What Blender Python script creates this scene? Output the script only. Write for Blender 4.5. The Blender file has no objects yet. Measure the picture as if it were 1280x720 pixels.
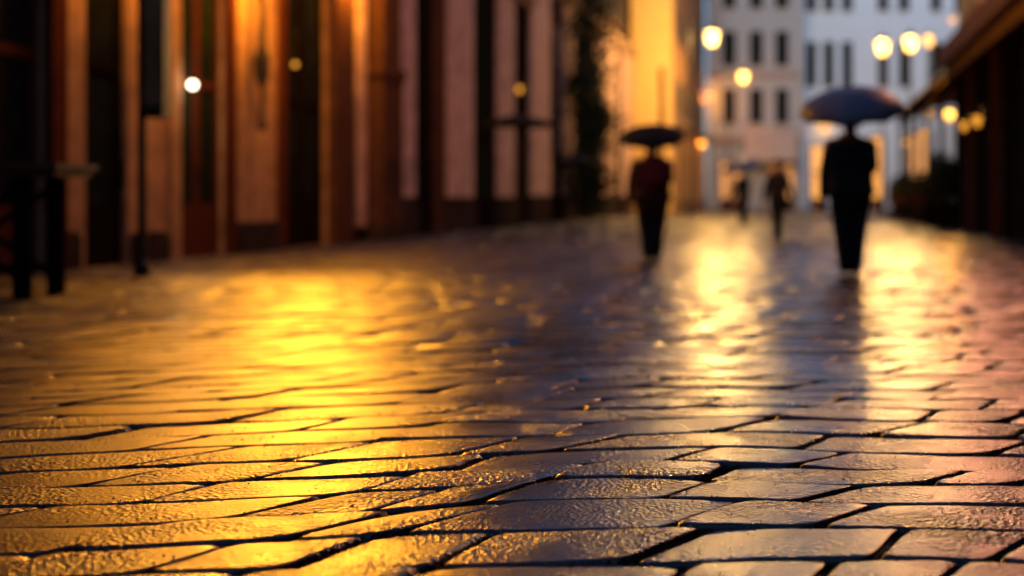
import bpy, bmesh, math, random
from mathutils import Vector, Matrix, noise
R = math.radians
rnd = random.Random(7)
scene = bpy.context.scene
COL = scene.collection
F = 1800.0; VX = 1008.0; HY = 246.0; CH = 0.85
def px(x, y, Y):            # where a feature at distance Y along the street stands
    return ((x-VX)/F*Y, Y, CH+(HY-y)/F*Y)

# ------------------------------------------------------------------ materials
MATS = {}
def mat(name, col, rough=0.6, var=0.25, scale=3.0, bump=0.15, bscale=30.0, metal=0.0, col2=None,
        emit=None, estr=0.0, spec=0.5, trans=0.0, stretch=None):
    m = bpy.data.materials.new(name); m.use_nodes = True
    nt = m.node_tree; b = nt.nodes['Principled BSDF']
    b.inputs['Roughness'].default_value = rough
    b.inputs['Metallic'].default_value = metal
    b.inputs['Specular IOR Level'].default_value = spec
    b.inputs['Transmission Weight'].default_value = trans
    tc = nt.nodes.new('ShaderNodeTexCoord')
    mp = nt.nodes.new('ShaderNodeMapping'); nt.links.new(tc.outputs['Object'], mp.inputs['Vector'])
    if stretch: mp.inputs['Scale'].default_value = stretch
    n = nt.nodes.new('ShaderNodeTexNoise'); n.inputs['Scale'].default_value = scale
    n.inputs['Detail'].default_value = 6; nt.links.new(mp.outputs['Vector'], n.inputs['Vector'])
    r = nt.nodes.new('ShaderNodeValToRGB')
    c2 = col2 if col2 else tuple(c*(1-var) for c in col)
    c1 = col if col2 else tuple(min(1, c*(1+var*0.6)) for c in col)
    r.color_ramp.elements[0].color = (*c2, 1); r.color_ramp.elements[1].color = (*c1, 1)
    r.color_ramp.elements[0].position = 0.35; r.color_ramp.elements[1].position = 0.65
    nt.links.new(n.outputs['Fac'], r.inputs['Fac']); nt.links.new(r.outputs['Color'], b.inputs['Base Color'])
    if bump:
        n2 = nt.nodes.new('ShaderNodeTexNoise'); n2.inputs['Scale'].default_value = bscale
        n2.inputs['Detail'].default_value = 4; nt.links.new(mp.outputs['Vector'], n2.inputs['Vector'])
        bp = nt.nodes.new('ShaderNodeBump'); bp.inputs['Strength'].default_value = bump
        bp.inputs['Distance'].default_value = 0.02
        nt.links.new(n2.outputs['Fac'], bp.inputs['Height']); nt.links.new(bp.outputs['Normal'], b.inputs['Normal'])
    if emit:
        b.inputs['Emission Color'].default_value = (*emit, 1); b.inputs['Emission Strength'].default_value = estr
    MATS[name] = m
    return m
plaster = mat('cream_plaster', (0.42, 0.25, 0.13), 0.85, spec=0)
plaster_pink = mat('rose_plaster', (0.56, 0.38, 0.32), 0.85, spec=0)
plaster_white = mat('white_plaster', (0.58, 0.65, 0.72), 0.85, var=0.1, spec=0)
plaster_grey = mat('grey_plaster', (0.34, 0.34, 0.35), 0.85, var=0.15, spec=0)
plaster_lamplit = mat('lamplit_yellow_plaster', (0.70, 0.46, 0.15), 0.85, var=0.12, spec=0)  # lamp glow on the end wall is put into this colour
stone_brown = mat('brown_stone', (0.09, 0.042, 0.028), 0.8, bump=0.4, spec=0)
stone_beige = mat('beige_stone', (0.30, 0.21, 0.16), 0.8, bump=0.3, spec=0)
plinth_m = mat('plinth_stone', (0.045, 0.032, 0.026), 0.8, bump=0.4, spec=0)
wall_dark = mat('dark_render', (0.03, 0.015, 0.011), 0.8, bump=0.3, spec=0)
wood_dark = mat('dark_stained_wood', (0.012, 0.007, 0.005), 0.7, spec=0, stretch=(6, 6, 1), bump=0.3)
wood_red = mat('red_brown_wood', (0.09, 0.028, 0.014), 0.7, spec=0, stretch=(6, 6, 1), bump=0.3)
wood_table = mat('weathered_wood', (0.13, 0.05, 0.026), 0.55, spec=.25, stretch=(1, 8, 8), bump=0.3)
iron = mat('black_iron', (0.02, 0.02, 0.022), 0.4, metal=0.6)
glass_dark = mat('dark_glass', (0.012, 0.014, 0.014), 0.45, bump=0.0, spec=0)
glass_green = mat('green_tinted_glass', (0.014, 0.020, 0.012), 0.45, bump=0.0, spec=0)
shutter = mat('shutter_paint', (0.05, 0.045, 0.04), 0.5, stretch=(1, 1, 14), bump=0.5, bscale=6)
tile = mat('roof_tiles', (0.13, 0.065, 0.045), 0.6, stretch=(5, 5, 5), bump=0.8, bscale=3)
awn_m = mat('awning_canvas', (0.18, 0.08, 0.05), 0.7)
awn_pale = mat('pale_canvas', (0.50, 0.38, 0.30), 0.7)
leaf_m = mat('dark_leaves', (0.022, 0.034, 0.013), 0.6, var=0.5, scale=8, spec=.2)
bark_m = mat('bark', (0.07, 0.05, 0.035), 0.8, stretch=(6, 6, 1), bump=0.7)
pot_m = mat('terracotta', (0.16, 0.07, 0.04), 0.6)
skin_m = mat('skin', (0.45, 0.27, 0.19), 0.5, var=0.08)
hair_m = mat('dark_hair', (0.02, 0.013, 0.01), 0.45, stretch=(1, 1, 0.2), bscale=80)
coat_m = mat('black_wool', (0.012, 0.012, 0.014), 0.9, bscale=90)
coat_b = mat('charcoal_cloth', (0.016, 0.014, 0.016), 0.9, bscale=90)
jacket_r = mat('maroon_cloth', (0.055, 0.012, 0.010), 0.85, bscale=90)
trouser_m = mat('dark_denim', (0.010, 0.011, 0.015), 0.9, bscale=90)
shoe_m = mat('black_leather', (0.010, 0.009, 0.008), 0.7, spec=.1)
red_bag = mat('red_nylon', (0.22, 0.010, 0.010), 0.5)
umb_blue = mat('slate_blue_nylon', (0.15, 0.165, 0.22), 0.5, var=0.1)
umb_black = mat('black_nylon', (0.010, 0.011, 0.016), 0.8, spec=.1)
eye_m = mat('eye_white', (0.6, 0.58, 0.55), 0.2, bump=0)
WARM = (1.0, 0.36, 0.022)
def glow(name, col, s): return mat(name, col, 0.3, bump=0, emit=col, estr=s)
def glow_glass(name, col, s, tr=0.7):
    """frosted lamp glass: glows, and lets the light of the flame inside through"""
    m = bpy.data.materials.new(name); m.use_nodes = True; nt = m.node_tree; nt.nodes.remove(nt.nodes['Principled BSDF'])
    e = nt.nodes.new('ShaderNodeEmission'); e.inputs['Color'].default_value = (*col, 1); e.inputs['Strength'].default_value = s
    t = nt.nodes.new('ShaderNodeBsdfTransparent'); x = nt.nodes.new('ShaderNodeMixShader'); x.inputs['Fac'].default_value = 1-tr
    nt.links.new(t.outputs[0], x.inputs[1]); nt.links.new(e.outputs[0], x.inputs[2])
    nt.links.new(x.outputs[0], nt.nodes['Material Output'].inputs['Surface']); return m
lamp_big = glow_glass('lantern_glow', (1.0, 0.47, 0.06), 7)
lamp_mid = glow_glass('lantern_glow_soft', (1.0, 0.42, 0.05), 2.2)
lamp_small = glow_glass('small_lamp_glow', (1.0, 0.38, 0.035), 1.3)
lamp_white = glow_glass('white_lamp_glow', (1.0, 0.80, 0.50), 9)
win_warm = glow('lit_window_glow', (1.0, 0.40, 0.07), 0.30)
win_pale = glow('lit_window_pale', (1.0, 0.44, 0.13), 0.18)
win_dim = glow('lit_window_dim', (1.0, 0.45, 0.12), 0.10)

# ------------------------------------------------------------------ helpers
class MB:
    def __init__(s): s.v = []; s.f = []; s.smooth = False
    def add(s, vs, fs):
        o = len(s.v); s.v += [tuple(v) for v in vs]; s.f += [tuple(i+o for i in f) for f in fs]; return s
    def box(s, x0, x1, y0, y1, z0, z1):
        return s.add([(x0,y0,z0),(x1,y0,z0),(x1,y1,z0),(x0,y1,z0),(x0,y0,z1),(x1,y0,z1),(x1,y1,z1),(x0,y1,z1)],
              [(0,3,2,1),(4,5,6,7),(0,1,5,4),(1,2,6,5),(2,3,7,6),(3,0,4,7)])
    def tube(s, pts, r, n=8, cap=True):
        pts = [Vector(p) for p in pts]; rs = r if isinstance(r, (list, tuple)) else [r]*len(pts)
        vs = []; 
        for i, p in enumerate(pts):
            t = (pts[min(i+1, len(pts)-1)]-pts[max(i-1, 0)]).normalized()
            a = Vector((0,0,1)) if abs(t.z) < 0.9 else Vector((1,0,0))
            u = t.cross(a).normalized(); w = t.cross(u)
            for k in range(n):
                an = 2*math.pi*k/n; vs.append(p+(u*math.cos(an)+w*math.sin(an))*rs[i])
        fs = [(i*n+k, i*n+(k+1)%n, (i+1)*n+(k+1)%n, (i+1)*n+k) for i in range(len(pts)-1) for k in range(n)]
        if cap: fs += [tuple(range(n))[::-1], tuple((len(pts)-1)*n+k for k in range(n))]
        return s.add(vs, fs)
    def lathe(s, prof, c=(0,0,0), n=16):
        vs = [(c[0]+r*math.cos(2*math.pi*k/n), c[1]+r*math.sin(2*math.pi*k/n), c[2]+z) for r, z in prof for k in range(n)]
        fs = [(i*n+k, i*n+(k+1)%n, (i+1)*n+(k+1)%n, (i+1)*n+k) for i in range(len(prof)-1) for k in range(n)]
        fs += [tuple(range(n))[::-1], tuple((len(prof)-1)*n+k for k in range(n))]
        return s.add(vs, fs)
    def ball(s, c, r, n=12, sz=1.0):
        return s.lathe([(max(1e-4, r*math.sin(math.pi*i/n)), -r*sz*math.cos(math.pi*i/n)) for i in range(n+1)], c, n+4)
    def build(s, name, m, parent=None, smooth=False, loc=None):
        me = bpy.data.meshes.new(name); me.from_pydata(s.v, [], s.f); me.materials.append(m)
        if smooth: me.polygons.foreach_set('use_smooth', [True]*len(me.polygons))
        me.update()
        o = bpy.data.objects.new(name, me); COL.objects.link(o)
        if parent is not None: o.parent = parent
        if loc: o.location = loc
        return o
def thing(name, label, cat, loc=(0,0,0), rz=0, group=None):
    o = bpy.data.objects.new(name, None); COL.objects.link(o); o.empty_display_size = 0.2
    o.location = loc; o.rotation_euler = (0, 0, rz); o['label'] = label; o['category'] = cat
    if group: o['group'] = group
    return o
def tag(o, label, cat, group=None):
    o['label'] = label; o['category'] = cat
    if group: o['group'] = group
    return o
def dup(root, loc, label, rz=None, scale=None):
    def cp(o, parent):
        c = o.copy(); COL.objects.link(c)
        if parent is not None: c.parent = parent
        for ch in list(o.children): cp(ch, c)
        return c
    r = cp(root, None); r.location = loc; r['label'] = label
    if rz is not None: r.rotation_euler = (0, 0, rz)
    if scale: r.scale = scale
    return r
def point(name, loc, power, col=WARM, rad=0.12, parent=None):
    l = bpy.data.lights.new(name, 'POINT'); l.energy = power; l.color = col; l.shadow_soft_size = rad
    o = bpy.data.objects.new(name, l); COL.objects.link(o); o.location = loc
    if parent is not None: o.parent = parent
    return o

# ------------------------------------------------------------------ wet paving
def paving():
    V = []; Fc = []; tone = []
    ang = R(-7); a = Vector((math.cos(ang), math.sin(ang))); b = Vector((0.50, 0.866))
    inv = Matrix(((a.x, b.x), (a.y, b.y))).inverted()
    def sp(x): return math.log1p(math.exp(-abs(x)))+max(x, 0)
    def warp(x, y):
        n1 = noise.noise(Vector((x*0.9, y*0.9, 3.1))); n2 = noise.noise(Vector((x*0.9, y*0.9, 9.7)))
        n3 = noise.noise(Vector((x*2.6, y*2.6, 5.2))); n4 = noise.noise(Vector((x*2.6, y*2.6, 7.4)))
        return x+0.12*n1+0.02*n4, y+0.15*n2+0.032*n3-0.42*0.45*sp(-(x+0.75)/0.45)
    def prof(d):
        if d < 0: return -0.045
        q = max(0.0, 1-d/0.015)
        return -0.030*q**2.6
    def stone(s0, s1, e0, e1, t0, t1, lod):
        cs = (s0+s1)/2; ct = (t0+t1)/2
        w = (s1-s0)/2*1.0; h = (t1-t0)/2*0.965
        if lod == 0: edge = [0.0, .0025, .006, .011, .018, .03]; nu, nv = 12, 8
        elif lod == 1: edge = [0.0, .007, .016, .022]; nu, nv = 3, 3
        else: edge = [0.0, .016, .022]; nu, nv = 1, 1
        def samples(L, n):
            lo = [-L+e for e in edge]; step = 2*(L-edge[-1])/n
            return lo+[-L+edge[-1]+step*i for i in range(1, n)]+[-x for x in reversed(lo)]
        U = samples(w, nu); W = samples(h, nv)
        hz = rnd.gauss(0, 0.0022); ts = (0.010, 0.006, 0.004)[lod]; tx = rnd.gauss(0, ts); ty = rnd.gauss(0, ts); dome = rnd.uniform(0.001, 0.004)*(1, .35, .2)[lod]
        rad = rnd.uniform(0.03, 0.075); tn = rnd.random(); seed = rnd.uniform(0, 50)
        base = len(V); nW = len(W)
        for u in U:
            for v in W:
                ax = abs(u); ay = abs(v)
                qx = ax-(w-rad); qy = ay-(h-rad)
                if qx > 0 and qy > 0: d = rad-math.hypot(qx, qy)
                else: d = min(w-ax, h-ay)
                # skewed joints
                k = (v+h)/(2*h); s = cs+u+(e0*(1-(u+w)/(2*w))+e1*((u+w)/(2*w)))*(k-0.5)
                t = ct+v/0.965
                x = s*a.x+t*b.x; y = s*a.y+t*b.y
                x, y = warp(x, y)
                if lod == 0:
                    d += 0.005*noise.noise(Vector((x*14, y*14, seed)))+0.0025*noise.noise(Vector((x*45, y*45, seed)))
                    und = 0.0020*noise.noise(Vector((x*6, y*6, seed)))+0.0007*noise.noise(Vector((x*22, y*22, seed)))
                else: und = 0.0018*noise.noise(Vector((x*5, y*5, seed)))*.5
                z = prof(d)+hz+tx*u+ty*v+und+dome*(1-(u/w)**2)*(1-(v/h)**2)-dome
                z += 0.006*noise.noise(Vector((x*0.5, y*0.5, 1.3)))
                V.append((x, y, z))
        for i in range(len(U)-1):
            for j in range(nW-1):
                Fc.append((base+i*nW+j, base+(i+1)*nW+j, base+(i+1)*nW+j+1, base+i*nW+j+1)); tone.append(tn)
    t = -14.0
    while t < 132:
        pitch = rnd.uniform(0.27, 0.37)
        t1 = t+pitch
        smin = -70+t*0; smax = 20
        gap_t = rnd.uniform(0.003, 0.010)
        # range of s in the street for this row
        sl = []
        for X in (-9.2, 12.5):
            # solve s with x = X : s*a.x + t*b.x = X
            sl.append((X-t*b.x)/a.x)
        s = sl[0]-0.6+rnd.uniform(0, .5); e = rnd.uniform(-0.05, 0.05)
        while s < sl[1]+0.3:
            w = rnd.uniform(0.40, 0.78) if rnd.random() > 0.15 else rnd.uniform(0.24, 0.36)
            e1 = rnd.uniform(-0.06, 0.06)
            g = rnd.uniform(0.004, 0.015)
            x = (s+w/2)*a.x+t*b.x; y = (s+w/2)*a.y+t*b.y
            yy = y-0.42*max(0, -(x+0.75))
            right = 4.0 if yy < 37.8 else 11.0
            if -4 < yy < 97.5 and -9.3 < x < right+0.3:
                if 2.3 < yy < 8.2 and x > -yy*0.60-0.8 and x < yy*0.17+0.6: lod = 0
                elif yy < 24: lod = 1
                else: lod = 2
                stone(s+g/2, s+w-g/2, e, e1, t+gap_t/2, t1-gap_t/2, lod)
            s += w; e = e1
        t = t1
    me = bpy.data.meshes.new('street_paving'); me.from_pydata(V, [], Fc)
    me.polygons.foreach_set('use_smooth', [True]*len(me.polygons))
    at = me.attributes.new('tone', 'FLOAT', 'FACE'); at.data.foreach_set('value', tone)
    me.update()
    o = bpy.data.objects.new('street_paving', me); COL.objects.link(o); o['kind'] = 'structure'
    # material
    m = bpy.data.materials.new('wet_setts'); m.use_nodes = True; nt = m.node_tree; N = nt.nodes; L = nt.links
    bs = N['Principled BSDF']; me.materials.append(m)
    geo = N.new('ShaderNodeNewGeometry')
    def nz(sc, det=4, rough=0.55, src=geo.outputs['Position']):
        n = N.new('ShaderNodeTexNoise'); n.inputs['Scale'].default_value = sc; n.inputs['Detail'].default_value = det
        n.inputs['Roughness'].default_value = rough; L.new(src, n.inputs['Vector']); return n
    def ramp(src, stops):
        r = N.new('ShaderNodeValToRGB'); el = r.color_ramp.elements
        while len(el) < len(stops): el.new(0.5)
        for e_, (p_, c_) in zip(el, stops): e_.position = p_; e_.color = (*c_, 1) if len(c_) == 3 else c_
        L.new(src, r.inputs['Fac']); return r
    ta = N.new('ShaderNodeAttribute'); ta.attribute_name = 'tone'
    c1 = ramp(ta.outputs['Fac'], [(0, (0.022, 0.016, 0.014)), (0.5, (0.036, 0.027, 0.023)), (1, (0.055, 0.039, 0.031))])
    n1 = nz(9, 6)
    c2 = ramp(n1.outputs['Fac'], [(0.3, (0.45, 0.45, 0.45)), (0.7, (1.25, 1.25, 1.25))])
    mx = N.new('ShaderNodeMix'); mx.data_type = 'RGBA'; mx.blend_type = 'MULTIPLY'; mx.inputs['Factor'].default_value = 1
    L.new(c1.outputs['Color'], mx.inputs['A']); L.new(c2.outputs['Color'], mx.inputs['B'])
    L.new(mx.outputs['Result'], bs.inputs['Base Color'])
    # film of water: smoother where it stands
    n2 = nz(1.7, 5)
    rr = ramp(n2.outputs['Fac'], [(0.34, (0.17,)*3), (0.66, (0.33,)*3)])
    sx0 = N.new('ShaderNodeSeparateXYZ'); L.new(geo.outputs['Position'], sx0.inputs[0])
    pool_rough = N.new('ShaderNodeMapRange'); pool_rough.inputs['From Min'].default_value = -0.9; pool_rough.inputs['From Max'].default_value = -2.6  # paving roughened towards the left to spread the golden pool wider
    pool_rough.inputs['To Min'].default_value = 0; pool_rough.inputs['To Max'].default_value = 1; pool_rough.interpolation_type = 'SMOOTHSTEP'
    L.new(sx0.outputs['X'], pool_rough.inputs['Value'])
    ra = N.new('ShaderNodeMath'); ra.operation = 'MULTIPLY_ADD'; ra.inputs[1].default_value = 0.14
    L.new(pool_rough.outputs[0], ra.inputs[0]); L.new(rr.outputs['Color'], ra.inputs[2]); L.new(ra.outputs[0], bs.inputs['Roughness'])
    bs.inputs['IOR'].default_value = 1.5
    bs.inputs['Specular IOR Level'].default_value = 0.55
    vo = N.new('ShaderNodeTexVoronoi'); vo.inputs['Scale'].default_value = 72; vo.feature = 'SMOOTH_F1'
    vo.inputs['Smoothness'].default_value = 0.5
    L.new(geo.outputs['Position'], vo.inputs['Vector'])
    n3 = nz(150, 3, 0.6); n4 = nz(26, 4, 0.6)
    nmask = ramp(nz(3.1, 3).outputs['Fac'], [(0.40, (0.12,)*3), (0.60, (1.0,)*3)])
    b1 = N.new('ShaderNodeBump'); b1.inputs['Strength'].default_value = 0.55; b1.inputs['Distance'].default_value = 0.0075
    L.new(vo.outputs['Distance'], b1.inputs['Height'])
    b2 = N.new('ShaderNodeBump'); b2.inputs['Strength'].default_value = 0.5; b2.inputs['Distance'].default_value = 0.0026
    L.new(n3.outputs['Fac'], b2.inputs['Height']); L.new(b1.outputs['Normal'], b2.inputs['Normal'])
    b3 = N.new('ShaderNodeBump'); b3.inputs['Strength'].default_value = 0.4; b3.inputs['Distance'].default_value = 0.0012
    L.new(n4.outputs['Fac'], b3.inputs['Height']); L.new(b2.outputs['Normal'], b3.inputs['Normal'])
    mu = N.new('ShaderNodeMath'); mu.operation = 'MULTIPLY'; mu.inputs[1].default_value = 0.9
    sx_ = N.new('ShaderNodeSeparateXYZ'); L.new(geo.outputs['Position'], sx_.inputs[0])
    # bump faded with distance along the street to keep far lamp streaks narrow
    bump_fade = N.new('ShaderNodeMapRange'); bump_fade.inputs['From Min'].default_value = 4.6; bump_fade.inputs['From Max'].default_value = 9.0
    bump_fade.inputs['To Min'].default_value = 1.0; bump_fade.inputs['To Max'].default_value = 0.22; L.new(sx_.outputs['Y'], bump_fade.inputs['Value'])
    L.new(nmask.outputs['Color'], mu.inputs[0])
    m2 = N.new('ShaderNodeMath'); m2.operation = 'MULTIPLY'; L.new(mu.outputs[0], m2.inputs[0]); L.new(bump_fade.outputs[0], m2.inputs[1])
    mxx = N.new('ShaderNodeMath'); mxx.operation = 'MULTIPLY'; mxx.inputs[1].default_value = 0.55; L.new(pool_rough.outputs[0], mxx.inputs[0])
    mw = N.new('ShaderNodeMath'); mw.operation = 'MAXIMUM'; L.new(bump_fade.outputs[0], mw.inputs[0]); L.new(mxx.outputs[0], mw.inputs[1]); L.new(mw.outputs[0], m2.inputs[1])
    mt = N.new('ShaderNodeMath'); mt.operation = 'MULTIPLY_ADD'; mt.inputs[1].default_value = 0.9; mt.inputs[2].default_value = 0.45; L.new(ta.outputs['Fac'], mt.inputs[0])
    mu2 = N.new('ShaderNodeMath'); mu2.operation = 'MULTIPLY'; L.new(m2.outputs[0], mu2.inputs[0]); L.new(mt.outputs[0], mu2.inputs[1])
    L.new(mu2.outputs[0], b1.inputs['Strength'])
    m3 = N.new('ShaderNodeMath'); m3.operation = 'MULTIPLY'; m3.inputs[1].default_value = 0.5; L.new(bump_fade.outputs[0], m3.inputs[0]); L.new(m3.outputs[0], b2.inputs['Strength'])
    L.new(b3.outputs['Normal'], bs.inputs['Normal'])
    return o
paving()
gb = MB()
gb.add([(-400,-200,-0.034),(400,-200,-0.034),(400,600,-0.034),(-400,600,-0.034)], [(0,1,2,3)])
g = gb.build('ground', mat('wet_joint_sand', (0.018, 0.014, 0.012), 0.55, bump=0.8, bscale=60)); g['kind'] = 'structure'

# wet grit lying in joints and on the setts near the lens
def grit():
    mb = MB(); r2 = random.Random(3)
    ico = bmesh.new(); bmesh.ops.create_icosphere(ico, subdivisions=1, radius=1)
    iv = [v.co.copy() for v in ico.verts]; fi = [tuple(v.index for v in f.verts) for f in ico.faces]; ico.free()
    clusters = [(-1.1, 5.2), (-2.6, 6.4), (-0.55, 4.25), (-1.0, 3.55), (-1.6, 7.6), (-3.4, 7.2), (0.4, 4.9), (-0.2, 6.6), (-2.2, 4.6), (-4.2, 9.0), (-1.9, 9.5), (-1.5, 6.2), (-1.2, 7.0), (-2.4, 8.2), (-1.7, 5.4)]
    for i in range(2600):
        if i < 1500:
            c = r2.choice(clusters); x = r2.gauss(c[0], 0.55); y = r2.gauss(c[1], 0.7)
        else:
            y = r2.uniform(2.9, 13); x = r2.uniform(-0.58*y, 0.18*y)
        s = r2.uniform(0.0012, 0.0034)*(1 if y < 5.5 else 1.35)
        z = 0.002+0.006*noise.noise(Vector((x*0.5, y*0.5, 1.3)))
        q = Matrix.Rotation(r2.uniform(0, 6.28), 3, 'Z')
        mb.add([(q@Vector((v.x*s*r2.uniform(.8, 1.4), v.y*s, v.z*s*0.8)))+Vector((x, y, z-0.002)) for v in iv], fi)
    o = mb.build('grit', mat('wet_grit', (0.30, 0.26, 0.22), 0.12, bump=0), smooth=True); o['kind'] = 'stuff'
    o['label'] = 'wet grit and droplets scattered over the paving'
grit()

# ------------------------------------------------------------------ buildings
def wall_mesh(L, H, D, ops, th=0.4):
    """wall with openings: facade plane y=0 facing -y, body behind it"""
    mb = MB(); xs = sorted({0.0, L, *[o[0] for o in ops], *[o[1] for o in ops]})
    for x0, x1 in zip(xs, xs[1:]):
        if x1-x0 < 1e-4: continue
        c = (x0+x1)/2; holes = sorted((o[2], o[3]) for o in ops if o[0] < c < o[1]); z = -0.1
        for h0, h1 in holes:
            if h0 > z+1e-3: mb.box(x0, x1, 0, th, z, h0)
            z = max(z, h1)
        if H > z: mb.box(x0, x1, 0, th, z, H)
    mb.box(0.002, L-0.002, th+0.002, D, -0.1, H-0.002)
    return mb
def window(par, x0, x1, z0, z1, pane_m, shut=True, frame_m=wood_dark, bars=True, sill=True):
    w = MB(); t = 0.06; y = 0.05
    w.box(x0, x0+t, y, y+.06, z0, z1).box(x1-t, x1, y, y+.06, z0, z1).box(x0+t, x1-t, y, y+.06, z1-t, z1).box(x0+t, x1-t, y, y+.06, z0, z0+t)
    if bars: w.box((x0+x1)/2-.02, (x0+x1)/2+.02, y, y+.05, z0+t, z1-t).box(x0+t, (x0+x1)/2-.02, y, y+.05, z0+(z1-z0)*.68, z0+(z1-z0)*.68+.04).box((x0+x1)/2+.02, x1-t, y, y+.05, z0+(z1-z0)*.68, z0+(z1-z0)*.68+.04)
    f = w.build('window', frame_m, par)
    MB().box(x0+.01, x1-.01, y+.07, y+.08, z0+.01, z1-.01).build('pane', pane_m, f)
    if sill: MB().box(x0-.08, x1+.08, -.09, .04, z0-.09, z0-.003).build('sill', stone_beige, f)
    if shut:
        sw = (x1-x0)/2
        for a_, b_ in ((x0-sw-.02, x0-.02), (x1+.02, x1+sw+.02)):
            m = MB(); m.box(a_, b_, -.05, -.01, z0, z1)
            k = z0+.1
            while k < z1-.1: m.box(a_+.06, b_-.06, -.065, -.052, k, k+.05); k += .12
            m.build('shutter', shutter, f)
    return f
def door(par, x0, x1, z1, leaf=wood_dark, pane=glass_dark, depth=0.07, panes=None, surround=None):
    d = MB(); n = 2 if x1-x0 > 1.3 else 1; w = (x1-x0)/n
    for k in range(n):
        a_ = x0+k*w; hh = min(z1, 2.5)
        d.box(a_+.005, a_+w*.14, depth, depth+.06, 0, z1-.004).box(a_+w*.86, a_+w-.005, depth, depth+.06, 0, z1-.004)
        d.box(a_+w*.14, a_+w*.86, depth, depth+.06, 0, .75).box(a_+w*.14, a_+w*.86, depth, depth+.06, hh-.12, hh)
        d.box(a_+w*.14, a_+w*.86, depth, depth+.06, z1-.12, z1-.004)
    o = d.build('door', leaf, par)
    for k in range(n):
        a_ = x0+k*w; hh = min(z1, 2.5)
        MB().box(a_+w*.14, a_+w*.86, depth+.03, depth+.04, .75, hh-.12).build('pane', pane, o)
        if z1 > hh+.2: MB().box(a_+w*.14, a_+w*.86, depth+.03, depth+.04, hh, z1-.12).build('pane', pane, o)
    MB().tube([(x0+w-.07, depth-.05, .95), (x0+w-.07, depth-.05, 1.3)], .015).build('handle', iron, o)
    return o
def gable(par, L, H, D, rise=3.2, m=tile):
    o = .45
    mb = MB(); a = [(-.1, -o, H+.003), (L+.1, -o, H+.003), (L+.1, D+o, H+.003), (-.1, D+o, H+.003)]
    mb.add(a+[(-.1, D/2, H+rise), (L+.1, D/2, H+rise)], [(0,3,2,1), (0,1,5,4), (2,3,4,5), (1,2,5), (3,0,4)])
    mb.box(-.08, L+.08, -o-.12, -o-.01, H-.06, H+.06)
    r = mb.build('roof', m, par)
    c = MB().box(L*.3, L*.3+.8, D*.3, D*.3+.7, H+rise*.4, H+rise+1.0).box(L*.3-.06, L*.3+.86, D*.3-.06, D*.3+.76, H+rise+1.003, H+rise+1.12)
    c.build('chimney', stone_brown, r)
def building(label, loc, rz, L, H, D, wm, ops, doors, wins, pil=(), plinth=(), cornices=(), roof=True, arches=()):
    b = thing('building', label, 'building', loc, rz)
    allops = [(o[0], o[1], 0, o[2]) for o in doors]+[(w[0], w[1], w[2], w[3]) for w in wins]+list(ops)
    mb = wall_mesh(L, H, D, allops)
    mb.build('wall', wm, b)
    for o in doors: door(b, o[0], o[1], o[2], *o[3:])
    for w in wins: window(b, *w)
    for x0, x1, z0, z1, pr, m in pil:
        q = MB().box(x0, x1, -pr, -.002, z0, z1)
        q.build('pilaster', m, b)
    for x0, x1, z1, pr in plinth:
        MB().box(x0, x1, -pr, -.004, 0, z1).box(x0+.02, x1-.02, -pr+.03, -.004, z1, z1+.05).build('plinth', plinth_m, b)
    for z, h, pr, m in cornices:
        MB().box(-.01, L+.01, -pr, -.003, z, z+h).box(-.01, L+.01, -pr*.6, -.003, z-h*.6, z-.002).build('cornice', m, b)
    for x0, x1, z0, z1, m in arches:     # spandrels closing an opening to a round arch
        r_ = (x1-x0)/2; cx = (x0+x1)/2; q = MB(); n = 10
        for sgn in (-1, 1):
            pts = [(cx+sgn*r_*math.cos(math.pi/2*k/n), z0+(z1-z0)*math.sin(math.pi/2*k/n)) for k in range(n+1)]
            for k in range(n):
                (xa, za), (xb, zb) = pts[k], pts[k+1]
                vs = [(xa,.01,za),(xb,.01,zb),(xb,.01,z1),(xa,.01,z1),(xa,.38,za),(xb,.38,zb),(xb,.38,z1),(xa,.38,z1)]
                q.add(vs, [(0,1,2,3),(7,6,5,4),(0,4,5,1)])
        q.build('arch', m, b)
    if roof: gable(b, L, H, D)
    return b
def upper(L, zs, h=1.7, w=0.95, pitch=2.9, pane=glass_dark, x_start=1.5, lit=None):
    out = []
    for iz, z in enumerate(zs):
        x = x_start; k = 0
        while x+w < L-1.0:
            out.append((x, x+w, z, z+h, pane if lit is None or (iz, k) not in lit else win_warm)); x += pitch; k += 1
    return out
LX = -8.5; q90 = math.pi/2
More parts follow.
